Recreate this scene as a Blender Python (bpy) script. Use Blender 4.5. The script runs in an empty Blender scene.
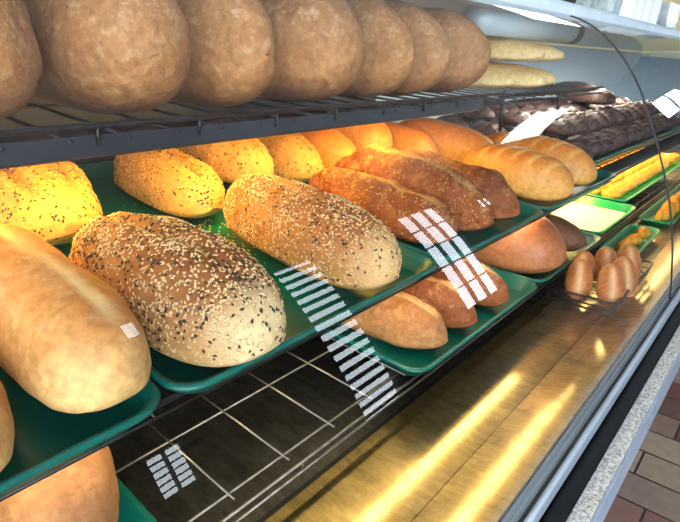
import bpy, bmesh, math, random
from math import sin, cos, pi, radians, sqrt, exp, atan
from mathutils import Vector, Matrix, noise, Euler

random.seed(7)
S = bpy.context.scene
COL = S.collection

# ------------------------------------------------------------------ helpers
def lin(c):
    return tuple((x / 12.92 if x <= .04045 else ((x + .055) / 1.055) ** 2.4) for x in c)

def rgb(r, g, b):
    return lin((r / 255, g / 255, b / 255)) + (1,)

class NT:
    """small node-tree writer"""
    def __init__(self, name):
        self.m = bpy.data.materials.new(name)
        self.m.use_nodes = True
        self.t = self.m.node_tree
        self.t.nodes.clear()
        self.out = self.n('ShaderNodeOutputMaterial')
    def n(self, typ, **kw):
        x = self.t.nodes.new(typ)
        for k, v in kw.items():
            if k.startswith('i_'):
                x.inputs[k[2:].replace('_', ' ')].default_value = v
            else:
                setattr(x, k, v)
        return x
    def l(self, a, b):
        self.t.links.new(a, b)
    def bsdf(self, **kw):
        b = self.n('ShaderNodeBsdfPrincipled')
        for k, v in kw.items():
            b.inputs[k.replace('_', ' ')].default_value = v
        self.l(b.outputs[0], self.out.inputs[0])
        return b
    def noise(self, scale, detail=4, rough=.55, coord='Object', stretch=None):
        tc = self.n('ShaderNodeTexCoord')
        nz = self.n('ShaderNodeTexNoise')
        nz.inputs['Scale'].default_value = scale
        nz.inputs['Detail'].default_value = detail
        nz.inputs['Roughness'].default_value = rough
        if stretch:
            mp = self.n('ShaderNodeMapping')
            mp.inputs['Scale'].default_value = stretch
            self.l(tc.outputs[coord], mp.inputs[0]); self.l(mp.outputs[0], nz.inputs[0])
        else:
            self.l(tc.outputs[coord], nz.inputs[0])
        return nz
    def ramp(self, src, stops):
        r = self.n('ShaderNodeValToRGB')
        el = r.color_ramp.elements
        el[0].position, el[0].color = stops[0]
        el[1].position, el[1].color = stops[1]
        for p, c in stops[2:]:
            e = el.new(p); e.color = c
        self.l(src, r.inputs[0])
        return r.outputs[0]
    def mix(self, fac, a, b, mode='MIX'):
        x = self.n('ShaderNodeMix', data_type='RGBA', blend_type=mode)
        for s, v in ((x.inputs[0], fac), (x.inputs[6], a), (x.inputs[7], b)):
            if isinstance(v, (int, float)): s.default_value = v
            elif isinstance(v, tuple): s.default_value = v
            else: self.l(v, s)
        return x.outputs[2]
    def math(self, op, a, b=0., clamp=False):
        x = self.n('ShaderNodeMath', operation=op, use_clamp=clamp)
        for s, v in ((x.inputs[0], a), (x.inputs[1], b)):
            if isinstance(v, (int, float)): s.default_value = v
            else: self.l(v, s)
        return x.outputs[0]
    def bump(self, h, strength, dist, b):
        x = self.n('ShaderNodeBump')
        x.inputs['Strength'].default_value = strength
        x.inputs['Distance'].default_value = dist
        self.l(h, x.inputs['Height']); self.l(x.outputs[0], b.inputs['Normal'])

def plain(name, col, rough=.5, metal=0., var=.12, scale=30, bump=0., emit=None, spec=None):
    m = NT(name)
    b = m.bsdf(Roughness=rough, Metallic=metal)
    nz = m.noise(scale)
    dark = tuple(c * (1 - var) for c in col[:3]) + (1,)
    lite = tuple(min(1, c * (1 + var)) for c in col[:3]) + (1,)
    c = m.ramp(nz.outputs[0], [(.3, dark), (.7, lite)])
    m.l(c, b.inputs['Base Color'])
    if spec is not None: b.inputs['Specular IOR Level'].default_value = spec
    if bump: m.bump(nz.outputs[0], bump, .002, b)
    if emit:
        b.inputs['Emission Color'].default_value = emit[0]
        b.inputs['Emission Strength'].default_value = emit[1]
    return m.m

def link(name, me, mat, parent=None, loc=None):
    o = bpy.data.objects.new(name, me)
    COL.objects.link(o)
    if mat is not None:
        for x in (mat if isinstance(mat, (list, tuple)) else [mat]): me.materials.append(x)
    if parent is not None: o.parent = parent
    if loc is not None: o.location = loc
    return o

def obj(name, bm, mat, parent=None, smooth=False, loc=None):
    me = bpy.data.meshes.new(name)
    bmesh.ops.recalc_face_normals(bm, faces=bm.faces)
    bm.to_mesh(me); bm.free()
    if smooth:
        for p in me.polygons: p.use_smooth = True
    return link(name, me, mat, parent, loc)

def tag(o, label, cat, group=None, kind=None):
    o['label'] = label; o['category'] = cat
    if group: o['group'] = group
    if kind: o['kind'] = kind
    return o

def empty(name, label, cat, loc=(0, 0, 0), rot=(0, 0, 0), group=None):
    o = bpy.data.objects.new(name, None)
    COL.objects.link(o)
    o.location = loc; o.rotation_euler = rot; o.empty_display_size = .02
    return tag(o, label, cat, group)

def box(bm, x0, x1, y0, y1, z0, z1, bev=0.):
    r = bmesh.ops.create_cube(bm, size=1)
    vs = r['verts']
    for v in vs:
        v.co = Vector(((x0 + x1) / 2 + v.co.x * (x1 - x0), (y0 + y1) / 2 + v.co.y * (y1 - y0), (z0 + z1) / 2 + v.co.z * (z1 - z0)))
    if bev:
        es = list({e for v in vs for e in v.link_edges})
        bmesh.ops.bevel(bm, geom=es, offset=bev, segments=2, affect='EDGES', profile=.6)
    return bm

def B(*a, **k):
    return box(bmesh.new(), *a, **k)

def tube(bm, pts, r, n=8, cap=True, radii=None):
    pts = [Vector(p) for p in pts]
    rings = []
    up = None
    for i, p in enumerate(pts):
        a = pts[max(i - 1, 0)]; b = pts[min(i + 1, len(pts) - 1)]
        t = (b - a).normalized()
        if up is None:
            up = Vector((0, 0, 1)) if abs(t.z) < .9 else Vector((1, 0, 0))
        s = t.cross(up).normalized(); u = s.cross(t).normalized(); up = u
        rr = radii[i] if radii else r
        rings.append([bm.verts.new(p + s * (rr * cos(2 * pi * k / n)) + u * (rr * sin(2 * pi * k / n))) for k in range(n)])
    for A, C in zip(rings, rings[1:]):
        for k in range(n):
            bm.faces.new((A[k], A[(k + 1) % n], C[(k + 1) % n], C[k]))
    if cap:
        bm.faces.new(rings[0][::-1]); bm.faces.new(rings[-1])
    return bm

def prism(bm, prof, x0, x1):
    """closed (y,z) outline extruded along x"""
    a = [bm.verts.new((x0, y, z)) for y, z in prof]
    b = [bm.verts.new((x1, y, z)) for y, z in prof]
    n = len(prof)
    for i in range(n):
        bm.faces.new((a[i], a[(i + 1) % n], b[(i + 1) % n], b[i]))
    bm.faces.new(a[::-1]); bm.faces.new(b)
    return bm

def lathe(bm, prof, n=24, c=(0, 0, 0)):
    rings = []
    for r, z in prof:
        if r < 1e-6: rings.append([bm.verts.new((c[0], c[1], c[2] + z))])
        else: rings.append([bm.verts.new((c[0] + r * cos(2 * pi * k / n), c[1] + r * sin(2 * pi * k / n), c[2] + z)) for k in range(n)])
    for A, C in zip(rings, rings[1:]):
        for k in range(n):
            k2 = (k + 1) % n
            if len(A) == 1 and len(C) == 1: continue
            if len(A) == 1: bm.faces.new((A[0], C[k2], C[k]))
            elif len(C) == 1: bm.faces.new((A[k], A[k2], C[0]))
            else: bm.faces.new((A[k], A[k2], C[k2], C[k]))
    return bm

# ------------------------------------------------------------------ shelf planes (slope forward towards the customer)
class Plane:
    def __init__(s, y0, z0, k): s.y0, s.z0, s.k = y0, z0, k
    def z(s, y): return s.z0 + s.k * (y - s.y0)
    @property
    def tilt(s): return atan(s.k)
P_MAIN = Plane(.327, -.252, .12)      # loaf contact height on the middle shelf
P_LOW = Plane(.335, -.400, .05)       # lower shelf
P_UP = Plane(.40, -.048, .087)        # upper shelf

# ------------------------------------------------------------------ materials
def crust(name, top, side, groove, mott=.5, flour=None, rough=.62, cells=55, bump=.35, base=None, end=None):
    m = NT(name)
    b = m.bsdf(Roughness=rough)
    b.inputs['Specular IOR Level'].default_value = .35
    at = m.n('ShaderNodeAttribute', attribute_name='crust')
    sp = m.n('ShaderNodeSeparateColor'); m.l(at.outputs[0], sp.inputs[0])
    nz = m.noise(16, 5, .6)
    nf = m.noise(120, 4, .65)
    h = m.math('ADD', sp.outputs[1], m.math('MULTIPLY', m.math('SUBTRACT', nz.outputs[0], .5), mott))
    base = base or tuple(c * .75 for c in side[:3]) + (1,)
    c = m.ramp(h, [(.0, base), (.22, side), (.62, tuple((a + d) / 2 for a, d in zip(top, side))), (.95, top)])
    d = m.ramp(nf.outputs[0], [(.30, (.62, .55, .5, 1)), (.62, (1.12, 1.1, 1.05, 1))])
    c = m.mix(.75, c, d, 'MULTIPLY')
    g = m.math('MULTIPLY', sp.outputs[0], m.math('ADD', nz.outputs[0], .35), True)
    c = m.mix(g, c, groove)
    if end:
        e = m.ramp(m.math('ADD', sp.outputs[2], m.math('MULTIPLY', m.math('SUBTRACT', nz.outputs[0], .5), .35)), [(.72, (0, 0, 0, 1)), (.95, (.85, .85, .85, 1))])
        c = m.mix(e, c, end)
    if flour:
        vf = m.noise(flour[2] if len(flour) > 2 else 42, 6, .75)
        f = m.ramp(vf.outputs[0], [(.50, (0, 0, 0, 1)), (.72, (flour[1],) * 3 + (1,))])
        f2 = m.math('MULTIPLY', f, sp.outputs[1], True)
        c = m.mix(f2, c, flour[0])
    m.l(c, b.inputs['Base Color'])
    v = m.n('ShaderNodeTexVoronoi'); v.inputs['Scale'].default_value = cells
    tc = m.n('ShaderNodeTexCoord'); m.l(tc.outputs['Object'], v.inputs[0])
    hh = m.math('ADD', m.math('MULTIPLY', nf.outputs[0], .8), m.math('MULTIPLY', v.outputs[0], .5))
    m.bump(hh, bump, .004, b)
    return m.m

M = {}
M['plain'] = crust('pale_golden_crust', rgb(184, 112, 50), rgb(232, 188, 122), rgb(236, 205, 150), .8, (rgb(244, 220, 172), .35), bump=.22, base=rgb(200, 148, 88))
M['seeded'] = crust('seeded_brown_crust', rgb(128, 70, 32), rgb(196, 150, 96), rgb(150, 92, 46), .7, bump=.5, base=rgb(196, 160, 110), end=rgb(228, 200, 150))
M['sesame'] = crust('sesame_brown_crust', rgb(142, 78, 36), rgb(192, 138, 80), rgb(170, 108, 60), .6, bump=.5, base=rgb(190, 140, 84), end=rgb(214, 170, 112))
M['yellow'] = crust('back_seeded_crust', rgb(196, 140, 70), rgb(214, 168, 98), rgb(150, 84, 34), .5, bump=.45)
M['rustic'] = crust('rustic_brown_crust', rgb(108, 50, 22), rgb(156, 84, 40), rgb(206, 158, 104), 1.0, (rgb(206, 164, 112), .6, 70), bump=1.0, cells=110)
M['wheat'] = crust('wheat_brown_crust', rgb(140, 84, 44), rgb(186, 128, 78), rgb(214, 170, 116), .7, (rgb(220, 186, 140), .35), bump=.8, cells=70)
M['french'] = crust('french_golden_crust', rgb(206, 120, 46), rgb(236, 176, 92), rgb(244, 200, 120), .5, rough=.42, bump=.18, base=rgb(180, 110, 56))
M['sour'] = crust('sourdough_tan_crust', rgb(150, 100, 56), rgb(176, 122, 72), rgb(206, 172, 130), .9, (rgb(226, 196, 156), .75, 95), cells=95, bump=.75, base=rgb(132, 84, 46))
M['brown'] = crust('baked_brown_crust', rgb(120, 74, 42), rgb(176, 124, 80), rgb(206, 172, 130), .7, (rgb(200, 160, 116), .3), bump=.35, base=rgb(206, 160, 110))
M['smooth'] = crust('smooth_russet_crust', rgb(150, 84, 48), rgb(188, 118, 76), rgb(222, 160, 110), .5, rough=.36, bump=.15)
M['rye'] = crust('dark_rye_crust', rgb(88, 56, 40), rgb(128, 86, 62), rgb(140, 96, 70), .5, bump=.3)
M['baguette'] = crust('pale_baguette_crust', rgb(244, 200, 120), rgb(250, 224, 160), rgb(250, 232, 190), .5, bump=.2)
M['roll'] = crust('roll_crust', rgb(184, 104, 50), rgb(216, 146, 86), rgb(236, 190, 136), .9, rough=.4, bump=.15)
M['croissant'] = crust('flaky_pastry', rgb(240, 150, 20), rgb(252, 196, 44), rgb(190, 96, 20), .7, rough=.35, bump=.4)
M['cookie'] = crust('crumbly_cookie', rgb(226, 150, 48), rgb(238, 176, 70), rgb(200, 120, 50), .9, bump=1.0, cells=110)
M['choc'] = crust('dark_glazed_pastry', rgb(44, 28, 28), rgb(84, 58, 54), rgb(130, 100, 96), .9, (rgb(170, 150, 146), .45), rough=.3, bump=.8, cells=80)
M['sesame_seed'] = plain('sesame_seed', rgb(222, 190, 140), .45, var=.2, scale=400)
M['gold_seed'] = plain('toasted_seed', rgb(226, 178, 96), .45, var=.25, scale=400)
M['dark_seed'] = plain('black_seed', rgb(44, 34, 28), .4, var=.2, scale=400)
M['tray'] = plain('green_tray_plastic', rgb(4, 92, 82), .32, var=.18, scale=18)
M['tray_lit'] = plain('lit_green_tray', rgb(20, 150, 90), .35, var=.12, scale=18)  # same green plastic with the warm lamp light put into the colour
M['lit_floor'] = plain('lit_floor_cream', rgb(244, 236, 196), .7, var=.06, scale=40)  # glare of a strongly lit tray floor, painted as cream
M['wire'] = plain('dark_wire', rgb(58, 56, 58), .32, .9, .2, 60)
M['wire_bright'] = plain('worn_wire', rgb(120, 112, 104), .3, .95, .3, 90)
M['fascia'] = plain('charcoal_enamel', rgb(38, 40, 47), .38, .25, .12, 14)
M['black'] = plain('black_rubber', rgb(14, 15, 19), .5, .0, .2, 40)
M['chrome'] = plain('brushed_aluminium', rgb(186, 198, 210), .3, .45, .04, 80)
M['white_top'] = plain('white_enamel', rgb(214, 230, 240), .35, .1, .06, 20)
M['white'] = plain('white_paint', rgb(236, 238, 236), .6, 0, .03, 10)
M['card'] = plain('white_card', rgb(226, 234, 240), .6, 0, .05, 60)
M['beige'] = plain('beige_wall_paint', rgb(224, 212, 160), .7, 0, .05, 4)
M['ceil'] = plain('grey_ceiling_tile', rgb(206, 212, 220), .8, 0, .06, 3)
M['dark_wall'] = plain('dark_brown_wall', rgb(46, 42, 42), .8, 0, .1, 3)
M['dark_frame'] = plain('dark_window_frame', rgb(36, 38, 44), .6, 0, .1, 20)
M['cup'] = plain('white_foam', rgb(238, 244, 246), .55, 0, .04, 60)
M['tube_glass'] = plain('lamp_tube', (1, .82, .42, 1), .4, 0, .02, 5, emit=((1, .88, .52, 1), 22))
M['warm_tube'] = plain('warm_lamp_tube', (1, .6, .2, 1), .4, 0, .02, 5, emit=((1, .60, .12, 1), 9))
M['troffer'] = plain('ceiling_diffuser', (1, 1, 1, 1), .5, 0, .02, 5, emit=((.92, .97, 1, 1), 7))

def granite():
    m = NT('speckled_ledge'); b = m.bsdf(Roughness=.4)
    a = m.noise(260, 3, .7); c = m.ramp(a.outputs[0], [(.36, rgb(120, 118, 116)), (.5, rgb(186, 184, 180)), (.66, rgb(226, 226, 222))])
    m.l(c, b.inputs['Base Color']); return m.m
M['granite'] = granite()
M['ledge_face'] = plain('pale_blue_ledge', rgb(150, 168, 190), .3, .2, .08, 40)

def steel(name, base, r1, r2, mixf):
    """worn sheet steel: a tight and a broad metallic lobe, smudges and scratches"""
    m = NT(name)
    g = m.noise(22, 6, .7)
    st = m.noise(30, 4, .6, stretch=(3, 60, 1))
    c = m.ramp(g.outputs[0], [(.3, tuple(x * .6 for x in base[:3]) + (1,)), (.7, base)])
    c = m.mix(.4, c, m.ramp(st.outputs[0], [(.35, (.7, .68, .62, 1)), (.7, (1.15, 1.12, 1.05, 1))]), 'MULTIPLY')
    a = m.n('ShaderNodeBsdfPrincipled'); b = m.n('ShaderNodeBsdfPrincipled')
    for x, r in ((a, r1), (b, r2)):
        x.inputs['Metallic'].default_value = 1; x.inputs['Roughness'].default_value = r
        m.l(c, x.inputs['Base Color'])
    m.bump(st.outputs[0], .05, .0006, b)
    mx = m.n('ShaderNodeMixShader')
    sc = m.noise(70, 5, .75, stretch=(1, .25, 1))
    f = m.ramp(sc.outputs[0], [(.35, (mixf * .7,) * 3 + (1,)), (.7, (min(1, mixf * 1.4),) * 3 + (1,))])
    m.l(f, mx.inputs[0]); m.l(a.outputs[0], mx.inputs[1]); m.l(b.outputs[0], mx.inputs[2])
    m.l(mx.outputs[0], m.out.inputs[0])
    return m.m
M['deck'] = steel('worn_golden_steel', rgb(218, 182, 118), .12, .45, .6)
M['deck_shaded'] = steel('shaded_steel', rgb(140, 132, 124), .2, .5, .7)  # rear deck steel, shade of the shelves put into the darker colour

def tiles():
    m = NT('quarry_tile_floor'); b = m.bsdf(Roughness=.45)
    tc = m.n('ShaderNodeTexCoord')
    br = m.n('ShaderNodeTexBrick')
    br.offset = .5; br.squash = 1.6; br.squash_frequency = 3
    br.inputs['Scale'].default_value = 1
    br.inputs['Brick Width'].default_value = .21; br.inputs['Row Height'].default_value = .135
    br.inputs['Mortar Size'].default_value = .004
    br.inputs['Color1'].default_value = (0, 0, 0, 1); br.inputs['Color2'].default_value = (1, 1, 1, 1)
    br.inputs['Mortar'].default_value = (0, 0, 0, 1)
    mp = m.n('ShaderNodeMapping'); mp.inputs['Rotation'].default_value = (0, 0, pi / 2)
    m.l(tc.outputs['Object'], mp.inputs[0]); m.l(mp.outputs[0], br.inputs[0])
    c = m.ramp(br.outputs['Color'], [(0, rgb(116, 84, 74)), (.2, rgb(180, 156, 132)), (.42, rgb(126, 74, 70)), (.6, rgb(190, 168, 144)), (.8, rgb(130, 106, 98)), (1, rgb(164, 136, 116))])
    nz = m.noise(30, 4)
    c = m.mix(.4, c, m.ramp(nz.outputs[0], [(.3, (.7, .7, .7, 1)), (.7, (1.15, 1.15, 1.15, 1))]), 'MULTIPLY')
    c = m.mix(br.outputs['Fac'], c, rgb(70, 54, 50))
    m.l(c, b.inputs['Base Color'])
    return m.m
M['tiles'] = tiles()

def glass():
    m = NT('display_glass')
    tr = m.n('ShaderNodeBsdfTransparent'); tr.inputs[0].default_value = (.95, .975, .97, 1)
    gl = m.n('ShaderNodeBsdfGlossy'); gl.inputs['Roughness'].default_value = .0
    lw = m.n('ShaderNodeLayerWeight'); lw.inputs[0].default_value = .5
    nz = m.noise(3, 2)
    f = m.math('POWER', lw.outputs['Facing'], 4.)
    f = m.math('ADD', m.math('MULTIPLY', f, .8), .055, True)
    mx = m.n('ShaderNodeMixShader')
    m.l(f, mx.inputs[0]); m.l(tr.outputs[0], mx.inputs[1]); m.l(gl.outputs[0], mx.inputs[2])
    m.l(mx.outputs[0], m.out.inputs[0])
    return m.m
M['glass'] = glass()

def clear_plastic():
    m = NT('clear_plastic')
    tr = m.n('ShaderNodeBsdfTransparent'); tr.inputs[0].default_value = (.85, .88, .88, 1)
    b = m.n('ShaderNodeBsdfPrincipled'); b.inputs['Base Color'].default_value = rgb(205, 215, 220); b.inputs['Roughness'].default_value = .15
    nz = m.noise(40)
    mx = m.n('ShaderNodeMixShader'); m.l(m.ramp(nz.outputs[0], [(.3, (.25,) * 3 + (1,)), (.7, (.6,) * 3 + (1,))]), mx.inputs[0])
    m.l(tr.outputs[0], mx.inputs[1]); m.l(b.outputs[0], mx.inputs[2]); m.l(mx.outputs[0], m.out.inputs[0])
    return m.m
M['plastic'] = clear_plastic()

# ------------------------------------------------------------------ loaves
def sgnpow(a, p): return math.copysign(abs(a) ** p, a)

def loaf_mesh(name, L, W, H, seed=0, pe=2.6, qe=2.0, flat=.35, lump=.004, scores=(), nu=56, nv=44, bend=0., taper=0., lean=0., belly=.55):
    """bread loaf, long axis along +y, base at z=0, front tip at y=-L/2.
    scores: (kind, pos, amount) grooves: 'long' at angle, 'diag' number."""
    off = Vector((seed * 3.17, seed * 1.31, seed * 2.77))
    co, col, nrm = [], [], []
    for i in range(nu + 1):
        s = -cos(pi * i / nu)                       # -1..1 , dense at the ends
        prof = max(0., 1 - abs(s) ** pe) ** (1 / qe)
        hp = max(0., 1 - abs(s) ** (pe + .4)) ** (1 / qe)
        w = W / 2 * prof * (1 - taper * s); h = H * (.12 + .88 * hp) if prof > 0 else H * .12
        for j in range(nv):
            t = 2 * pi * j / nv
            c, sn = cos(t), sin(t)
            x = w * sgnpow(c, .86)
            hb = max(0., 1 - abs(s) ** (pe + 1.2)) ** (1 / 1.7)
            if sn >= 0:
                z = H * flat + (h - H * flat) * abs(sn) ** .92 if h > H * flat else h + 0 * sn
                z = H * flat + (H * (1 - flat)) * hp * abs(sn) ** .95
            else:
                z = H * flat - H * flat * hb * abs(sn) ** belly
            y = s * L / 2
            p = Vector((x, y, z))
            up = max(0., sn)
            g = 0.
            for kind, pos, amt in scores:
                if kind == 'long':
                    d = (x / (W / 2) - pos - .10 * sin(y * 20 + seed)) * W / 2
                    fall = max(0., 1 - (abs(s) / .86) ** 6)
                    e = exp(-(d / .0055) ** 2) * fall * up ** .5
                    lip = exp(-((abs(d) - .011) / .006) ** 2) * fall * up ** .5
                elif kind == 'diag':
                    n = pos
                    q = (y / L + .5) * n + x / W * 1.1
                    dd = abs(q - round(q)) * L / n
                    fall = max(0., 1 - (abs(s) / .88) ** 6) * max(0., 1 - (abs(x) / (W * .46)) ** 4)
                    e = exp(-(dd / .0045) ** 2) * fall * up
                    lip = exp(-((dd - .009) / .005) ** 2) * fall * up
                else:
                    e = lip = 0
                p.z += amt * (lip * .45 - e)
                g = max(g, e)
            n1 = noise.noise(p * 14 + off) * lump * 1.6 + noise.noise(p * 40 + off) * lump * .6
            if i in (0, nu): n1 = 0.
            dirv = Vector((c, s * .4, sn))
            if sn < -.3: n1 *= .15
            p += dirv * n1
            p.x += bend * (s * s - .4) + lean * p.z
            p.z = max(p.z, .0)
            co.append(p)
            col.append((g, min(1, max(0, p.z / H)), abs(s), 1))
    faces = []
    for i in range(nu):
        for j in range(nv):
            a = i * nv + j; b = i * nv + (j + 1) % nv
            faces.append((a, a + nv, b + nv, b))
    me = bpy.data.meshes.new(name)
    me.from_pydata(co, [], faces)
    ca = me.color_attributes.new('crust', 'FLOAT_COLOR', 'POINT')
    flatc = [x for c in col for x in c]
    ca.data.foreach_set('color', flatc)
    me.polygons.foreach_set('use_smooth', [True] * len(faces))
    me.validate(); me.update()
    return me

OCT = [(1, 0, 0), (0, 1, 0), (-1, 0, 0), (0, -1, 0), (0, 0, 1), (0, 0, -1)]
OCF = [(0, 1, 4), (1, 2, 4), (2, 3, 4), (3, 0, 4), (1, 0, 5), (2, 1, 5), (3, 2, 5), (0, 3, 5)]

def seeds_mesh(name, src, n, size, rng, zmin=.12, H=.1):
    """flattened seeds lying on the crust of one loaf"""
    polys = [p for p in src.polygons if p.normal.z > -.35 and p.center.z > zmin * H]
    off = Vector((rng.random() * 9, 0, 0))
    w = [p.area * (.85 + .4 * max(0, p.normal.z)) * max(.3, .7 + 1.0 * noise.noise(p.center * 26 + off)) for p in polys]
    vs, fs = [], []
    for p in rng.choices(polys, w, k=n):
        q = [src.vertices[i].co for i in p.vertices]
        a, b = rng.random(), rng.random()
        c = (q[0].lerp(q[1], a)).lerp(q[3].lerp(q[2], a), b)
        nn = p.normal
        t = nn.orthogonal().normalized(); t.rotate(Matrix.Rotation(rng.random() * 6.28, 3, nn))
        u = nn.cross(t)
        k = size * rng.uniform(.75, 1.2)
        base = len(vs)
        for ox, oy, oz in OCT:
            vs.append(c + t * (ox * k) + u * (oy * k * .55) + nn * (oz * k * .38 + k * .12))
        fs += [tuple(base + i for i in f) for f in OCF]
    me = bpy.data.meshes.new(name)
    me.from_pydata(vs, [], fs)
    me.polygons.foreach_set('use_smooth', [True] * len(fs))
    me.update()
    return me

def loaf(name, mat, label, cat, x, y0, y1, W, H, plane, group=None, rz=0., seed=1, dz=0., roll=0., seeds=None, **kw):
    """loaf whose long axis runs from y0 (front) to y1 (back) on a shelf plane"""
    L = (y1 - y0) / max(.5, cos(rz))
    yc = (y0 + y1) / 2
    me = loaf_mesh(name, L, W, H, seed, **kw)
    o = link(name, me, M[mat])
    o.location = (x, yc, plane.z(yc) + dz + .001)
    o.rotation_euler = Euler((plane.tilt, roll, rz), 'XYZ')
    tag(o, label, cat, group)
    if seeds:
        rng = random.Random(seed * 11)
        for sname, smat, n, size in seeds:
            sm = seeds_mesh(sname, me, n, size, rng, H=H)
            so = link(sname, sm, M[smat], o); so['kind'] = 'stuff'
    return o

# ------------------------------------------------------------------ trays
def rrect(x0, x1, y0, y1, r, n=5):
    pts = []
    for cx, cy, a0 in ((x1 - r, y1 - r, 0), (x0 + r, y1 - r, 90), (x0 + r, y0 + r, 180), (x1 - r, y0 + r, 270)):
        for k in range(n + 1):
            a = radians(a0 + 90 * k / n)
            pts.append((cx + r * cos(a), cy + r * sin(a)))
    return pts

def tray(name, label, x0, x1, y0, y1, plane, group, h=.021, mat='tray', rz=0., lit_floor=None, zoff=-.003, crumbs=False):
    yc, xc = (y0 + y1) / 2, (x0 + x1) / 2
    w, d = (x1 - x0) / 2, (y1 - y0) / 2
    bm = bmesh.new()
    loops = [(0, -.0, .022, 0), (.009, h, .026, 0), (.0135, h + .0015, .028, 0), (.016, h - .001, .029, 0), (.014, h - .005, .028, 0), (.007, h - .005, .025, 0), (-.002, -.002, .021, 0)]
    rings = []
    for off, z, r, _ in loops:
        o = off - .016
        rings.append([bm.verts.new((px, py, z)) for px, py in rrect(-w - o, w + o, -d - o, d + o, r)])
    n = len(rings[0])
    for A, C in zip(rings, rings[1:]):
        for k in range(n): bm.faces.new((A[k], A[(k + 1) % n], C[(k + 1) % n], C[k]))
    bm.faces.new(rings[0]); bm.faces.new(rings[-1][::-1])
    o = obj(name, bm, M[mat])
    o.location = (xc, yc, plane.z(yc) + zoff); o.rotation_euler = (plane.tilt, 0, rz)
    for p in o.data.polygons: p.use_smooth = len(p.vertices) == 4
    tag(o, label, 'tray', group)
    if lit_floor:  # added sheet that carries the painted light on the floor
        lb = bmesh.new(); lb.faces.new([lb.verts.new((px, py, .0012)) for px, py in rrect(-w + .024, w - .024, -d + .024, d - .024, .012)])
        q = obj('lit_floor_sheet', lb, M['lit_floor'], o); q['label'] = 'cream sheet painted as lamp light on the tray floor'
    return o

# ------------------------------------------------------------------ room shell
FZ = -1.22
def struct(name, bm, mat, **k):
    o = obj(name, bm, mat, **k); o['kind'] = 'structure'; return o
X0, X1, YF, YB, CZ = -4.0, 7.5, -2.4, 3.2, 1.45
struct('floor', B(X0, X1, YF, YB, FZ - .05, FZ), M['tiles'])
struct('ceiling', B(X0, X1, YF, YB, CZ, CZ + .05), M['ceil'])
struct('wall_back', B(X0, X1, YB, YB + .08, FZ, CZ), M['beige'])
bm = bmesh.new()
box(bm, X1, X1 + .08, YF, -.82, FZ, CZ); box(bm, X1, X1 + .08, -.82, -.46, FZ, .44); box(bm, X1, X1 + .08, -.82, -.46, .72, CZ); box(bm, X1, X1 + .08, -.46, .25, FZ, CZ)
struct('wall_right', bm, M['dark_wall'])
struct('wall_end', B(X1, X1 + .08, .2505, YB, FZ, CZ), M['beige'])
bm = bmesh.new()
for yy in (-.81, -.64, -.47): box(bm, X1 + .01, X1 + .05, yy - .01, yy + .01, .44, .72)
struct('window_7', bm, M['dark_frame'])
# street side: shop window to the left, dark wall with a door and windows to the right
struct('wall_left', B(X0 - .1, X0, YF, YB, FZ, -.7), M['beige'])
def wall_with_holes(x0, x1, z0, z1, holes):
    """front wall built of piers, sills and headers around openings (xa, xb, za, zb), sorted along x"""
    bm = bmesh.new(); x = x0
    for xa, xb, za, zb in holes:
        if xa > x: box(bm, x, xa, YF - .06, YF, z0, z1)
        if za > z0: box(bm, xa, xb, YF - .06, YF, z0, za)
        if zb < z1: box(bm, xa, xb, YF - .06, YF, zb, z1)
        x = xb
    if x < x1: box(bm, x, x1, YF - .06, YF, z0, z1)
    return bm
HOLES = [(-3.9, -.15, -.7, 1.3), (.95, 1.16, -.34, -.04), (1.19, 1.29, .84, 1.0), (2.34, 2.84, -.86, 1.0), (4.05, 4.75, -.42, 1.08), (5.5, 5.8, .74, .92)]
struct('wall_front', wall_with_holes(X0, X1, FZ, CZ, HOLES), M['dark_wall'])
def window(n, hole, nx, nz, t=.012, mat='dark_frame'):
    xa, xb, za, zb = hole
    bm = bmesh.new()
    for k in range(nx + 1):
        x = xa + (xb - xa) * k / nx
        box(bm, x - t, x + t, YF - .05, YF - .01, za, zb)
    for k in range(nz + 1):
        z = za + (zb - za) * k / nz
        box(bm, xa, xb, YF - .048, YF - .012, z - t, z + t)
    struct('window_%d' % n, bm, M[mat])
window(1, HOLES[0], 3, 2, .02, 'white')
window(2, HOLES[1], 2, 6, .006)
window(3, HOLES[2], 1, 1, .006)
window(5, HOLES[4], 3, 5, .008)
window(6, HOLES[5], 2, 2, .006)
dr = struct('door_1', wall_with_holes(2.345, 2.835, -.855, .995, [(2.37, 2.81, -.82, .96)]), M['dark_frame'])
bl = empty('window_blind', 'slatted blind on the narrow street door', 'blind', (2.59, YF - .03, .0))
bm = bmesh.new()
for k in range(17):
    z = -.80 + k * .104
    box(bm, -.215, .215, -.006, .006, z, z + .046)
obj('slats', bm, M['dark_frame'], bl)
for i, (lx, ly) in enumerate(((6.75, -1.65), (5.2, 1.5), (-2., 0))):
    t = empty('ceiling_light', 'white rectangular ceiling light panel above the shop floor', 'ceiling light', (lx, ly, CZ - .03), group='ceiling light panels')
    obj('frame', B(-.64, .64, -.34, .34, .008, .03), M['chrome'], t)
    obj('diffuser', B(-.6, .6, -.3, .3, 0, .007), M['troffer'], t)

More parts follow.
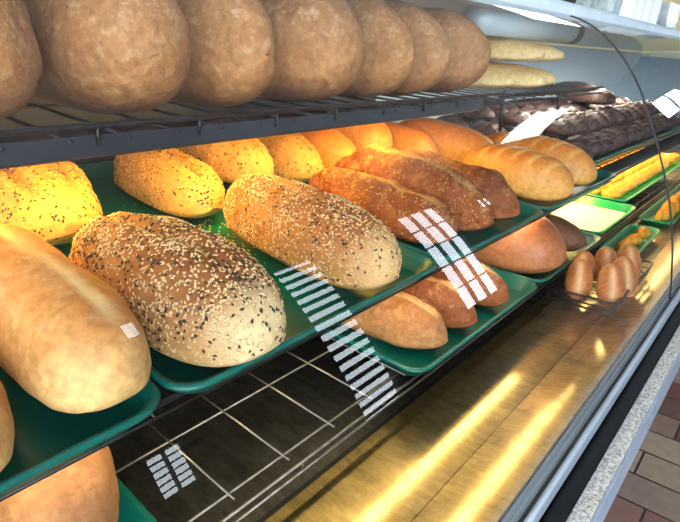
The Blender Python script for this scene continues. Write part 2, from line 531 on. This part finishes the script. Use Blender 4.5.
# ------------------------------------------------------------------ the display case
CX0, CX1, SEAM = -.75, 4.6, 1.2
case = empty('display_case', 'long bakery display case with curved glass front and golden steel floor', 'display case', (0, 0, 0))
GL = [(.138, -.452), (.140, -.43), (.145, -.395), (.157, -.328), (.18, -.242), (.216, -.149), (.247, -.082), (.274, -.03), (.312, .022), (.356, .065), (.40, .092), (.44, .105)]
def glass_curve(n=6):
    pts = [Vector((0, y, z)) for y, z in GL]
    out = []
    for i in range(len(pts) - 1):
        p0, p1, p2, p3 = pts[max(i - 1, 0)], pts[i], pts[i + 1], pts[min(i + 2, len(pts) - 1)]
        for k in range(n):
            t = k / n
            out.append(.5 * ((2 * p1) + (p2 - p0) * t + (2 * p0 - 5 * p1 + 4 * p2 - p3) * t * t + (3 * p1 - p0 - 3 * p2 + p3) * t ** 3))
    out.append(pts[-1])
    return [(p.y, p.z) for p in out]
GC = glass_curve()
def glass_sheet(x0, x1, nx=4):
    bm = bmesh.new()
    rows = [[bm.verts.new((x0 + (x1 - x0) * i / nx, y, z)) for y, z in GC] for i in range(nx + 1)]
    for A, C in zip(rows, rows[1:]):
        for k in range(len(GC) - 1): bm.faces.new((A[k], C[k], C[k + 1], A[k + 1]))
    return bm
for a, b_ in ((CX0, SEAM - .0015), (SEAM + .0015, CX1)):
    obj('glass_pane', glass_sheet(a, b_), M['glass'], case, smooth=True)
def strip_along_glass(x0, x1, t=.003):
    bm = bmesh.new()
    rows = []
    for i, (y, z) in enumerate(GC):
        a = GC[max(i - 1, 0)]; c = GC[min(i + 1, len(GC) - 1)]
        d = Vector((c[0] - a[0], c[1] - a[1])).normalized(); nn = Vector((-d.y, d.x))
        rows.append([bm.verts.new((x, y + nn.x * s, z + nn.y * s)) for x, s in ((x0, -t), (x1, -t), (x1, t), (x0, t))])
    for A, C in zip(rows, rows[1:]):
        for k in range(4): bm.faces.new((A[k], A[(k + 1) % 4], C[(k + 1) % 4], C[k]))
    bm.faces.new(rows[0]); bm.faces.new(rows[-1])
    return bm
g = obj('glass_joint', strip_along_glass(SEAM - .0014, SEAM + .0014, .0016), M['black'], case); g['label'] = 'thin black joint between the two curved panes'
# chrome rail holding the glass, black channel, stone ledge
obj('bottom_rail', prism(bmesh.new(), [(.128, -.482), (.128, -.462), (.131, -.457), (.139, -.4565), (.1395, -.453), (.150, -.4525), (.1505, -.482)], CX0, CX1), M['chrome'], case)
obj('glazing_bead', B(CX0, CX1, .1335, .1375, -.4568, -.4545), M['black'], case)
obj('black_channel', B(CX0, CX1, .106, .128, -.56, -.492), M['black'], case)
ld = obj('stone_ledge', B(CX0, CX1, .085, .1055, -.56, -.4835, bev=.0015), M['granite'], case); ld['label'] = 'narrow grey speckled ledge'
obj('ledge_face', B(CX0, CX1, .0805, .0848, -.532, -.4842, bev=.001), M['ledge_face'], case)
obj('under_panel', B(CX0, CX1, .09, .45, -.5755, -.561), M['fascia'], case)
obj('front_panel', B(CX0, CX1, .27, .299, FZ, -.576), M['fascia'], case)
# deck
def deck_piece(y0, z0, y1, z1, t=.004):
    return prism(bmesh.new(), [(y0, z0), (y1, z1), (y1, z1 - t), (y0, z0 - t)], CX0, CX1)
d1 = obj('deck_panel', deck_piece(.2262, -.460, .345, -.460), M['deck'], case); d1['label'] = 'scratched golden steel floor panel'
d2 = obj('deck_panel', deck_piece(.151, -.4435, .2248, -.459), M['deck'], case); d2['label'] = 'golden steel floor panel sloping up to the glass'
obj('deck_back', B(CX0, CX1, .3455, 1.0, -.475, -.468), M['deck_shaded'], case)
obj('deck_step', B(CX0, CX1, .3452, .352, -.468, -.4605), M['black'], case)
obj('back_panel', B(CX0, 1.3, 1.0, 1.02, FZ, .10), M['fascia'], case)
bp = obj('back_panel', B(1.301, CX1, 1.0, 1.02, FZ, .10), M['white_top'], case); bp['label'] = 'pale back panel of the far half'
obj('top_panel', B(CX0, CX1, .46, 1.02, .112, .124), M['white_top'], case)
obj('top_rail', prism(bmesh.new(), [(.425, .094), (.46, .096), (.46, .128), (.432, .127), (.424, .118), (.422, .103)], CX0, CX1), M['white_top'], case)
obj('base', B(CX0, CX1, .30, .999, FZ, -.60), M['fascia'], case)
obj('end_panel', prism(bmesh.new(), [(.16, -.46), (.22, -.15), (.30, 0), (.44, .09), (1.0, .11), (1.0, -.46)], CX0 - .03, CX0 - .01), M['white_top'], case)
obj('end_panel', prism(bmesh.new(), [(.16, -.46), (.22, -.15), (.30, 0), (.44, .09), (1.0, .11), (1.0, -.46)], CX1, CX1 + .02), M['white_top'], case)

# wire shelves ------------------------------------------------------
def wire_shelf(name, label, x0, x1, y0, y1, plane, zoff, step, mat, longs, rail=True, r=.0016):
    o = empty(name, label, 'wire shelf', (0, 0, 0))
    bm = bmesh.new()
    n = int((x1 - x0) / step)
    for i in range(n + 1):
        x = x0 + step * i
        tube(bm, [(x, y0, plane.z(y0) + zoff), (x, y1, plane.z(y1) + zoff)], r, 6)
    obj('wire_grid', bm, M[mat], o, smooth=True)
    bm = bmesh.new()
    for y in longs:
        tube(bm, [(x0 - .004, y, plane.z(y) + zoff - 2 * r), (x1 + .004, y, plane.z(y) + zoff - 2 * r)], r * 1.35, 6)
    obj('cross_wires', bm, M[mat], o, smooth=True)
    return o

us = wire_shelf('upper_wire_shelf', 'dark wire rack of the top shelf under the big round loaves', CX0 + .01, 1.42, .402, .95, P_UP, -.003, .045, 'wire', (.43, .6, .78, .94), r=.0017)
bm = bmesh.new()
tube(bm, [(CX0 + .01, .400, -.040), (.86, .400, -.0405)], .0026, 8)
obj('front_rail', bm, M['wire'], us, smooth=True)
x = CX0 + .03
while x < .86:
    obj('rail_post', tube(bmesh.new(), [(x, .400, -.040), (x, .402, -.055)], .0016, 6), M['wire'], us, smooth=True); x += .09
bm = bmesh.new()
tube(bm, [(.86, .40, -.044), (1.42, .40, -.044)], .003, 8); tube(bm, [(.86, .40, -.056), (1.42, .40, -.056)], .0022, 8)
obj('front_rail', bm, M['wire'], us, smooth=True)
for xp in (1.09, 1.42):
    obj('shelf_post', tube(bmesh.new(), [(xp, .50, -.128), (xp, .50, -.045)], .004, 8), M['wire'], us, smooth=True)

ms = wire_shelf('middle_wire_shelf', 'dark wire rack of the middle shelf carrying green trays of loaves', CX0 + .01, 1.385, .335, .95, P_MAIN, -.0065, .06, 'wire', (.337, .5, .7, .95), r=.0015)
wire_shelf('middle_wire_shelf', 'dark wire rack under the dark glazed pastries past the french loaves', 1.40, 3.4, .395, .95, P_MAIN, -.0065, .06, 'wire', (.41, .6, .8, .93), r=.0015)
ls = wire_shelf('lower_wire_shelf', 'worn wire rack of the bottom shelf with empty stretch at front left', CX0 + .01, 3.4, .348, .95, P_LOW, -.0065, .075, 'wire_bright', (.36, .47, .62, .8, .94), r=.0014)
bm = bmesh.new()
for yy, zz in ((.337, -.409), (.337, -.421)):
    tube(bm, [(CX0, yy, zz), (3.4, yy, zz)], .0022, 6)
x = CX0 + .02
while x < 3.3:
    tube(bm, [(x, .337, -.409), (x, .337, -.421)], .0014, 5); x += .15
obj('front_rail', bm, M['wire_bright'], ls, smooth=True)

# lamp housings -----------------------------------------------------
def strip_light(label, x0, x1, y, z, mat, r=.008, housing=None, group=None):
    t = empty('strip_light', label, 'strip light', ((x0 + x1) / 2, y, z), group=group)
    h = (x1 - x0) / 2
    obj('lamp_tube', tube(bmesh.new(), [(-h, 0, 0), (h, 0, 0)], r, 12), M[mat], t, smooth=True)
    for s in (-1, 1): obj('end_cap', tube(bmesh.new(), [(s * h, 0, 0), (s * (h + .02), 0, 0)], r * 1.25, 12), M['chrome'], t)
    if housing: obj('housing', prism(bmesh.new(), housing, -h - .03, h + .03), M['fascia'], t)
    return t
strip_light('warm strip lamp in charcoal housing under the top shelf', -.7, .93, .50, -.062, 'warm_tube', .007,
            [(-.062, -.001), (-.062, .0085), (.04, .0105), (.04, .0085), (-.060, .0065), (-.060, -.001)])
obj('shelf_fascia', prism(bmesh.new(), [(.4035, -.0475), (.4035, -.0625), (.406, -.0645), (.432, -.0655), (.432, -.062), (.409, -.059), (.408, -.0475)], CX0 + .01, .80), M['fascia'], us)
strip_light('warm white strip lamp under the middle shelf left of the rolls', -.7, 1.13, .372, -.2665, 'tube_glass', .0085,
            [(-.0225, .0035), (-.0225, .0085), (-.0215, .0095), (.03, .0140), (.03, .0130), (-.0205, .0085), (-.0215, .0035)], 'strip lamps under the middle shelf')
strip_light('warm white strip lamp under the middle shelf beyond the rolls', 1.32, 3.3, .372, -.2665, 'tube_glass', .0085,
            [(-.0225, .0035), (-.0225, .0085), (-.0215, .0095), (.03, .0140), (.03, .0130), (-.0205, .0085), (-.0215, .0035)], 'strip lamps under the middle shelf')

def area(name, loc, rot, sx, sy, power, col):
    d = bpy.data.lights.new(name, 'AREA'); d.shape = 'RECTANGLE'; d.size = sx; d.size_y = sy; d.energy = power; d.color = col
    o = bpy.data.objects.new(name, d); COL.objects.link(o); o.location = loc; o.rotation_euler = rot
    return o
area('cookie_fill', (2.3, .50, -.27), (radians(8), 0, 0), 1.9, .03, 13.0, (1, .66, .18))  # added fill without a fixture, brightens the cookies
area('warm_shelf_lamp', (.12, .56, -.060), (radians(14), 0, 0), 1.6, .03, 7.5, (1, .62, .10))
area('far_shelf_fill', (2.2, .60, -.03), (radians(10), 0, 0), 1.6, .03, 8.0, (1, .90, .74))  # extra unseen light, added to lift the far half of the case

# ------------------------------------------------------------------ trays
GM = 'green trays on the middle shelf'
tray('bread_tray', 'green tray under the plain golden loaves at far left of middle shelf', -.23, .167, .312, .95, P_MAIN, GM)
tray('bread_tray', 'green tray under the big seeded loaf and the sesame loaf', .169, .562, .312, .95, P_MAIN, GM)
tray('bread_tray', 'green tray under the rough dark brown loaves on middle shelf', .564, .912, .312, .95, P_MAIN, GM)
tray('bread_tray', 'green tray under the golden french loaves on middle shelf', .915, 1.36, .312, .95, P_MAIN, GM)
GLW = 'green trays on the bottom shelf'
tray('bread_tray', 'green tray at bottom left corner under the broad brown loaf', -.25, .160, .335, .90, P_LOW, GLW)
tray('bread_tray', 'green tray under the three wheat loaves on the bottom shelf', .515, .935, .312, .86, P_LOW, GLW)
tray('bread_tray', 'green tray under the smooth russet loaf on the bottom shelf', .937, 1.325, .312, .86, P_LOW, GLW)
tray('bread_tray', 'empty green tray on the bottom shelf, lamp light painted on its floor', 1.34, 1.70, .325, .80, P_LOW, GLW, mat='tray_lit', lit_floor=True)
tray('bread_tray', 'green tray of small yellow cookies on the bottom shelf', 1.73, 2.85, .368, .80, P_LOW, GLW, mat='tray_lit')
tray('bread_tray', 'green tray heaped with dark glazed pastries on middle shelf', 1.42, 2.9, .388, .945, P_MAIN, GM)

# ------------------------------------------------------------------ loaves
sesame = lambda n, k: [('sesame_seeds', 'sesame_seed', n, .0020), ('black_seeds', 'dark_seed', k, .0024)]
# middle shelf, front row
loaf('plain_loaf', 'plain', 'smooth plain golden loaf at far left, half out of frame', 'bread', .034, .308, .56, .088, .088, P_MAIN, seed=2, dz=.006, pe=3.2)
loaf('plain_loaf', 'plain', 'long plain golden loaf left of the big seeded loaf', 'bread', .127, .310, .56, .090, .087, P_MAIN, seed=3, dz=.017, pe=3.4, rz=.03, scores=(('long', .1, .002),))
loaf('seeded_loaf', 'seeded', 'large loaf crusted with white and black seeds, front of middle shelf', 'bread', .240, .296, .57, .124, .089, P_MAIN, seed=4, dz=.008, pe=3.2, rz=.06, scores=(('long', -.05, .006),), seeds=sesame(3000, 900), nu=72, nv=60)
loaf('seeded_loaf', 'sesame', 'sesame loaf right of the big seeded loaf on green tray', 'bread', .441, .306, .60, .102, .090, P_MAIN, seed=5, dz=.008, pe=3.2, rz=-.05, scores=(('long', 0, .005),), seeds=sesame(2800, 480), nu=72, nv=60)
loaf('rustic_loaf', 'rustic', 'rough reddish brown loaf right of the sesame loaf', 'bread', .622, .340, .62, .074, .076, P_MAIN, dz=.002, seed=6, pe=2.6, lump=.008, scores=(('long', .1, .005),), seeds=[('sesame_seeds', 'gold_seed', 500, .0016)], nu=64)
loaf('rustic_loaf', 'rustic', 'tallest rough dark brown loaf, middle of three on its tray', 'bread', .715, .325, .64, .098, .095, P_MAIN, dz=.003, seed=7, pe=2.8, lump=.008, scores=(('long', -.1, .006),), seeds=[('sesame_seeds', 'gold_seed', 500, .0016)], nu=64)
loaf('rustic_loaf', 'rustic', 'rough brown loaf beside the golden french loaves', 'bread', .818, .325, .62, .092, .082, P_MAIN, seed=8, pe=2.6, lump=.008, scores=(('long', .2, .006),), nu=64)
loaf('french_loaf', 'french', 'golden scored french loaf at the front right tray edge', 'bread', .996, .306, .535, .110, .090, P_MAIN, seed=9, dz=.006, pe=2.4, lump=.002, scores=(('diag', 7, .0025),))
loaf('french_loaf', 'french', 'golden french loaf farthest right on the french loaf tray', 'bread', 1.178, .318, .60, .108, .094, P_MAIN, seed=10, pe=2.5, lump=.002, scores=(('diag', 7, .0025),))
loaf('french_loaf', 'french', 'orange french loaf between and behind the two front french loaves', 'bread', 1.093, .50, .80, .10, .095, P_MAIN, seed=11, pe=2.5, lump=.002, scores=(('long', 0, .004),))
# middle shelf, back row in the warm lamp light
yb = lambda n, k: [('sesame_seeds', 'gold_seed', n, .0024), ('black_seeds', 'dark_seed', k, .0024)]
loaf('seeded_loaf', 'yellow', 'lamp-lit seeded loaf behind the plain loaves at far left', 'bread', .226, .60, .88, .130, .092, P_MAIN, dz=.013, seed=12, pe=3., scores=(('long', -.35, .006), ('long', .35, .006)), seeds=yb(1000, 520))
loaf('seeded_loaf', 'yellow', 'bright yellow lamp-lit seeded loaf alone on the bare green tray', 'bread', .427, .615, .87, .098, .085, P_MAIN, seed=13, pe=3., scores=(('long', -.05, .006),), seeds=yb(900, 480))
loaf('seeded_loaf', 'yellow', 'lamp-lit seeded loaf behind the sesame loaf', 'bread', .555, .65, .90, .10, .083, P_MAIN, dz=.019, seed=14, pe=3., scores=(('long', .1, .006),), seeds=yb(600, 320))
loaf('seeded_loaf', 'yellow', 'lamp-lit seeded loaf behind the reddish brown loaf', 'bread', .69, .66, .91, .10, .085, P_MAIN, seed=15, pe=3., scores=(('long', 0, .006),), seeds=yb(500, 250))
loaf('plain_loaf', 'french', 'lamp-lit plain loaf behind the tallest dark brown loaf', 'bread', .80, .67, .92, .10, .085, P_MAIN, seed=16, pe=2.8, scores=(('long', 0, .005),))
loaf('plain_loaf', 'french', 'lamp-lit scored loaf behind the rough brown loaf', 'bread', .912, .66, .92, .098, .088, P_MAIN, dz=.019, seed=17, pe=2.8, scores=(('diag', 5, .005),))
loaf('plain_loaf', 'french', 'small orange loaf with rounded end behind the front french loaf', 'bread', 1.004, .60, .84, .07, .085, P_MAIN, seed=18, pe=2.8)
# bottom shelf
loaf('broad_loaf', 'brown', 'broad brown loaf at bottom left on the lowest tray', 'bread', .100, .350, .62, .108, .095, P_LOW, dz=.014, seed=20, pe=3.2)
GW = None
loaf('wheat_loaf', 'wheat', 'rough wheat loaf at left end of the bottom shelf tray', 'bread', .600, .328, .56, .086, .070, P_LOW, seed=21, pe=2.4, rz=.10, lump=.005, scores=(('long', 0, .006),), seeds=[('black_seeds', 'dark_seed', 160, .0013)])
loaf('wheat_loaf', 'rustic', 'rough brown loaf in the middle of the three on bottom shelf', 'bread', .692, .326, .56, .086, .07, P_LOW, seed=22, pe=2.4, rz=.05, lump=.005, scores=(('long', 0, .006),))
loaf('wheat_loaf', 'rustic', 'small brown loaf right of three on the bottom shelf', 'bread', .805, .324, .55, .080, .072, P_LOW, seed=23, pe=2.4, lump=.004, scores=(('long', .2, .004),))
loaf('smooth_loaf', 'smooth', 'large smooth russet loaf with glossy crust on bottom shelf', 'bread', 1.015, .305, .62, .150, .128, P_LOW, seed=24, pe=2.3, lump=.003, scores=(('long', .3, .005),))
loaf('rye_loaf', 'rye', 'dark brown loaf right of the smooth russet loaf', 'bread', 1.195, .318, .56, .10, .078, P_LOW, seed=25, pe=2.3)
# top shelf: big round loaves
GT = None
ups = [(.117, .108, 'large flour-dusted round loaf cut off at the left frame edge'),
       (.234, .122, 'largest tan sourdough loaf, second from left on the top shelf'),
       (.342, .090, 'narrow tan sourdough loaf, third from left on the top shelf'),
       (.464, .136, 'wide tan sourdough loaf, fourth from left on the top shelf'),
       (.578, .084, 'floury sourdough loaf, fifth from left on the top shelf'),
       (.664, .076, 'slim sourdough loaf, sixth from left on the top shelf'),
       (.776, .118, 'sourdough loaf at the right end of the top shelf row')]
for i, (x, w, lab) in enumerate(ups):
    loaf('sourdough_loaf', 'sour', lab, 'bread', x, .392, .72, w * .985, .128, P_UP, seed=30 + i, pe=3.0, qe=2.1, flat=.46, belly=.7, lump=.004, nu=72, nv=52, dz=.0)
# top shelf: pale baguettes
k = 0
for (x, y0, y1, dz, lab) in ((1.00, .44, .74, 0, 'pale baguette lying nearest the round loaves, lower layer'), (1.10, .42, .72, 0, 'pale baguette in the middle of the lower layer'), (1.205, .44, .74, 0, 'pale baguette at right end of the lower layer'), (1.10, .43, .72, .0505, 'pale baguette on top, nearest the round loaves'), (1.21, .43, .72, .0505, 'pale baguette on top, farther right')):
    loaf('baguette', 'baguette', lab + ' on the top shelf', 'bread', x, y0, y1, .090, .044, P_UP, seed=40 + k, pe=2.4, dz=dz, scores=(('diag', 5, .003),), nu=40, nv=28); k += 1

# ------------------------------------------------------------------ deck basket of rolls
bt = empty('roll_basket', 'dark shallow wire basket holding small oval rolls on the deck', 'basket', (1.165, .262, -.4475))
bm = bmesh.new()
for z, o in ((.002, 0), (.014, .003), (.028, .006)):
    pts = [(px, py, z) for px, py in rrect(-.145 - o, .145 + o, -.058 - o, .066 + o, .012, 3)]
    tube(bm, pts + [pts[0]], .0016 if z < .02 else .0026, 6, cap=False)
obj('rim_wires', bm, M['wire'], bt, smooth=True)
bm = bmesh.new()
for i in range(15):
    xx = -.14 + .02 * i
    tube(bm, [(xx, -.064, .028), (xx, -.058, .002), (xx, .066, .002), (xx, .072, .028)], .0012, 5)
obj('side_wires', bm, M['wire'], bt, smooth=True)
proto = None
RL = [(1.063, 0.286, -66, 'orange oval roll at front left of the wire basket'), (1.073, 0.230, -60, 'palest oval roll at front centre of the wire basket'), (1.133, 0.224, -50, 'oval roll standing behind the palest roll at the right'),
      (1.118, 0.296, -75, 'oval roll behind the orange roll in the wire basket'), (1.178, 0.269, -62, 'oval roll in the back row, middle of the wire basket'), (1.233, 0.239, -55, 'oval roll at right rear of the wire basket')]
rm = loaf_mesh('oval_roll', .084, .049, .034, 61, pe=2.2, lump=.003, nu=40, nv=32, flat=.42, scores=(('long', .05, .003),))
for i, (x, y, a, lab) in enumerate(RL):
    if proto is None:
        o = link('oval_roll', rm, M['roll']); proto = o
    else:
        o = proto.copy(); COL.objects.link(o)
    o.location = (x, y, -.4065); o.rotation_euler = Euler((radians(63), 0, radians(a)), 'XYZ')
    tag(o, lab, 'roll', 'small oval rolls in the basket')

# ------------------------------------------------------------------ cookies, croissants, dark pastries
def blob_mesh(name, r, h, seed, lump=.3):
    bm = bmesh.new()
    bmesh.ops.create_icosphere(bm, subdivisions=3, radius=1)
    off = Vector((seed, seed * 2.1, 0))
    for v in bm.verts:
        p = v.co.copy()
        n = 1 + lump * noise.noise(p * 2.2 + off) + lump * .5 * noise.noise(p * 5 + off)
        v.co = Vector((p.x * r * n, p.y * r * n, max(0, (p.z * .5 + .42)) * h * n))
    me = bpy.data.meshes.new(name); bm.to_mesh(me); bm.free()
    ca = me.color_attributes.new('crust', 'FLOAT_COLOR', 'POINT')
    for i, v in enumerate(me.vertices): ca.data[i].color = (0, min(1, v.co.z / h), 0, 1)
    me.polygons.foreach_set('use_smooth', [True] * len(me.polygons))
    return me
cm = [blob_mesh('cookie', .0275, .040, s) for s in (1, 2, 3)]
rng = random.Random(5)
i = 0
for ix in range(15):
    for iy in range(3):
        x = 1.79 + ix * .068 + rng.uniform(-.002, .002); y = .425 + iy * .066 + rng.uniform(-.002, .002)
        o = bpy.data.objects.new('crumb_cookie', cm[i % 3]); COL.objects.link(o)
        if not cm[i % 3].materials: cm[i % 3].materials.append(M['cookie'])
        o.location = (x, y, P_LOW.z(y) + .002); o.rotation_euler = (P_LOW.tilt, 0, rng.random() * 6)
        tag(o, 'small rough yellow cookie among the rows on the bottom shelf tray', 'cookie', 'yellow cookies on the bottom shelf tray'); i += 1

stm = loaf_mesh('breadstick', .13, .026, .024, 90, pe=4, lump=.001, nu=18, nv=12); stm.materials.append(M['cookie'])
for k in range(16):
    o = bpy.data.objects.new('breadstick', stm); COL.objects.link(o)
    y = .645
    o.location = (1.82 + k * .06, y, P_LOW.z(y)); o.rotation_euler = (P_LOW.tilt, 0, 0)
    tag(o, 'thin yellow breadstick in the row behind the cookies', 'breadstick', 'yellow breadsticks behind the cookies')

def croissant_mesh(name, R, r, seed):
    co, fs, col = [], [], []
    nu, nv = 28, 14
    for i in range(nu + 1):
        t = i / nu; a = (t - .5) * 2.7
        rr = r * (.18 + .82 * sin(pi * t) ** .8) * (1 + .12 * (abs(((t * 7) % 1) - .5) * 2 - .5))
        c = Vector((R * sin(a), R * (1 - cos(a)), r * .9 * (.3 + .7 * sin(pi * t) ** .8)))
        d = Vector((sin(a), -cos(a), 0))
        for j in range(nv):
            b = 2 * pi * j / nv
            co.append(c + d * (cos(b) * rr) + Vector((0, 0, sin(b) * rr * .85)))
            col.append((1. if abs(((t * 7) % 1) - .5) > .42 else 0., .5 + .5 * sin(b), 0, 1))
    for i in range(nu):
        for j in range(nv):
            a = i * nv + j; b = i * nv + (j + 1) % nv
            fs.append((a, b, b + nv, a + nv))
    me = bpy.data.meshes.new(name); me.from_pydata(co, [], fs); me.update()
    zmin = min(v.co.z for v in me.vertices)
    for v in me.vertices: v.co.z -= zmin
    ca = me.color_attributes.new('crust', 'FLOAT_COLOR', 'POINT')
    ca.data.foreach_set('color', [x for c in col for x in c])
    me.polygons.foreach_set('use_smooth', [True] * len(fs))
    me.materials.append(M['croissant'])
    return me
xm = croissant_mesh('croissant', .055, .030, 1)
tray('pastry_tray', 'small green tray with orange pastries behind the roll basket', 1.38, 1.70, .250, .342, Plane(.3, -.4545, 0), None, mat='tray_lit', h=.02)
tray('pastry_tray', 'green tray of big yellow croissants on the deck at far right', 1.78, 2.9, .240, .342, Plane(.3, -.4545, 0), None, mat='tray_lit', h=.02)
for i, (x, y, a) in enumerate(((1.445, .284, .4), (1.53, .286, -.3), (1.62, .284, .2), (1.86, .272, .1), (1.98, .274, .3), (2.10, .272, -.2), (2.24, .274, .3), (2.40, .272, 0), (2.56, .272, .3))):
    o = bpy.data.objects.new('croissant', xm); COL.objects.link(o)
    o.location = (x, y, -.4515); o.rotation_euler = (0, 0, a)
    s = .56 if i < 3 else .72
    o.scale = (s, s, s * (1.1 if i < 3 else 1.7))
    if i < 3: tag(o, 'small orange croissant in the green tray behind the roll basket', 'croissant', 'small orange croissants')
    else: tag(o, 'large yellow croissant on the deck at the far right', 'croissant', 'large yellow croissants')
    
dm = [loaf_mesh('dark_pastry', .13, .075, .05, 70 + s, pe=2.1, lump=.006, nu=26, nv=20, scores=(('diag', 4, .005),)) for s in range(3)]
for d in dm: d.materials.append(M['choc'])
i = 0
for layer in range(2):
    for ix in range(13 - layer):
        for iy in range(4 - layer):
            x = 1.50 + ix * .098 + layer * .05 + rng.uniform(-.006, .006); y = .475 + iy * .125 + layer * .06
            o = bpy.data.objects.new('dark_pastry', dm[i % 3]); COL.objects.link(o)
            o.location = (x, y, P_MAIN.z(y) + layer * .043 + .003); o.rotation_euler = (P_MAIN.tilt + rng.uniform(-.1, .1) * layer, rng.uniform(-.2, .2) * layer, rng.uniform(-.3, .3)); o.scale = (rng.uniform(.84, .96),) * 3
            tag(o, 'dark glazed oval pastry in the heap on the middle shelf', 'pastry', 'dark glazed pastries heaped on the middle shelf'); i += 1
# dark loaf lying on the heap
loaf('dark_loaf', 'choc', 'long dark brown loaf lying on top of the dark pastries', 'bread', 2.08, .53, .78, .13, .06, P_MAIN, seed=81, pe=2.2, dz=.098, rz=-.5, nu=36, nv=28)

# round lamp canopy under the case top beyond the round loaves
lc = empty('canopy_tube', 'brushed round tube with black end ring under the case top', 'tube', (1.17, .497, .0835))
obj('barrel', tube(bmesh.new(), [(-.24, 0, 0), (.24, 0, 0)], .026, 24), M['white_top'], lc, smooth=True)
obj('end_ring', tube(bmesh.new(), [(.24, 0, 0), (.275, 0, 0)], .028, 24), M['black'], lc, smooth=False)
obj('bracket', B(-.01, .01, -.006, .006, .0262, .0283), M['chrome'], lc)

# ------------------------------------------------------------------ on top of the case
TZ = .1285
cupm = None
for i, (x, lab) in enumerate(((1.76, 'white foam cup nearest the camera on the case top'), (1.85, 'second white foam cup in the row on the case top'), (1.94, 'third white foam cup in the row on the case top'), (2.04, 'last white foam cup beside the dark basket'))):
    if cupm is None:
        bm = lathe(bmesh.new(), [(0, 0), (.026, 0), (.028, .004), (.036, .088), (.0385, .090), (.0385, .093), (.034, .093), (.0255, .006), (0, .006)], 24)
        o = obj('foam_cup', bm, M['cup'], smooth=True); cupm = o
    else:
        o = cupm.copy(); COL.objects.link(o)
    o.location = (x, .475, TZ - .0045); tag(o, lab, 'cup', 'white foam cups on the case top')
kb = empty('counter_basket', 'dark basket with brown cookie packs on the case top', 'basket', (2.26, .50, TZ - .0045))
bm = bmesh.new()
for a in ((-.085, .085, -.055, .055, 0, .004), (-.085, .085, -.055, -.052, .004, .085), (-.085, .085, .052, .055, .004, .085), (-.085, -.082, -.052, .052, .004, .085), (.082, .085, -.052, .052, .004, .085)): box(bm, *a)
obj('bin', bm, M['plastic'], kb)
for i, (x, y, z) in enumerate(((-.042, -.008, .006), (.040, -.008, .006), (-.001, .006, .034), (-.001, .004, .060))):
    o = bpy.data.objects.new('brown_cookie', cm[i % 3]); COL.objects.link(o)
    o = link('brown_cookie', blob_mesh('brown_cookie', .032, .026, 20 + i), M['rustic']) if False else o
    bpy.data.objects.remove(o)
    o = link('brown_cookie', blob_mesh('brown_cookie', .032, .026, 20 + i), M['rustic'], None, (2.26 + x, .50 + y, TZ - .0045 + z))
    tag(o, 'brown cookie inside the clear bin on the case top', 'cookie', 'brown cookies in the clear bin')
for i, (x, y, w, h, mt, lab) in enumerate(((1.63, .50, .05, .07, 'plastic', 'clear plastic tub beside the foam cups'), (1.50, .52, .055, .05, 'plastic', 'low clear plastic tub on the case top'), (1.36, .53, .05, .04, 'black', 'low black tub on the case top'), (1.62, .62, .05, .12, 'plastic', 'tall clear plastic tub behind the low one'))):
    t = empty('plastic_tub', lab, 'tub', (x, y, TZ - .0045), group=None)
    bm = bmesh.new()
    vsA = [(px, py, 0) for px, py in rrect(-w * .85, w * .85, -.04, .04, .012, 3)]; vsB = [(px, py, h) for px, py in rrect(-w, w, -.05, .05, .014, 3)]
    A = [bm.verts.new(p) for p in vsA]; C = [bm.verts.new(p) for p in vsB]
    for q in range(len(A)): bm.faces.new((A[q], A[(q + 1) % len(A)], C[(q + 1) % len(A)], C[q]))
    bm.faces.new(A)
    obj('body', bm, M[mt], t)
    bm = bmesh.new(); bm2 = rrect(-w - .003, w + .003, -.053, .053, .015, 3)
    A = [bm.verts.new((px, py, h)) for px, py in bm2]; C = [bm.verts.new((px, py, h + .006)) for px, py in bm2]
    for q in range(len(A)): bm.faces.new((A[q], A[(q + 1) % len(A)], C[(q + 1) % len(A)], C[q]))
    bm.faces.new(A); bm.faces.new(C)
    obj('lid', bm, M['cup' if mt != 'black' else 'fascia'], t)

# spilled sesame seeds on the bare part of the tray
vs, fs = [], []
for _ in range(420):
    x = rng.gauss(.36, .05); y = rng.gauss(.61, .06)
    if not (.28 < x < .50 and .47 < y < .78): continue
    z = P_MAIN.z(y) - .0015; a = rng.random() * 6; k = .0022; base = len(vs)
    for ox, oy, oz in OCT:
        vs.append((x + (ox * cos(a) - oy * .55 * sin(a)) * k, y + (ox * sin(a) + oy * .55 * cos(a)) * k, z + oz * k * .35))
    fs += [tuple(base + q for q in f) for f in OCF]
me = bpy.data.meshes.new('spilled_seeds'); me.from_pydata(vs, [], fs)
tag(link('spilled_seeds', me, M['gold_seed']), 'loose sesame seeds spilled over the bare green tray', 'seeds', kind='stuff')

# ------------------------------------------------------------------ world, camera
w = bpy.data.worlds.new('World'); S.world = w; w.use_nodes = True
nt = w.node_tree
bg = nt.nodes['Background']
bg.inputs[0].default_value = (.80, .90, 1, 1); bg.inputs[1].default_value = 11.0

cam = bpy.data.cameras.new('camera'); co = bpy.data.objects.new('camera', cam); COL.objects.link(co)
cam.sensor_fit = 'HORIZONTAL'; cam.sensor_width = 36; cam.lens = 36 * 520 / 680; cam.clip_start = .01
co.location = (0, 0, 0)
co.rotation_euler = Euler((radians(90 - 20.363), 0, radians(41.342 - 90)), 'XYZ')
S.camera = co
S.view_settings.view_transform = 'Standard'
S.view_settings.look = 'None'
S.view_settings.exposure = 0
S.cycles.use_denoising = True
S.cycles.max_bounces = 8
S.cycles.transparent_max_bounces = 16
S.cycles.sample_clamp_indirect = 6
S.cycles.caustics_reflective = False
S.cycles.caustics_refractive = False
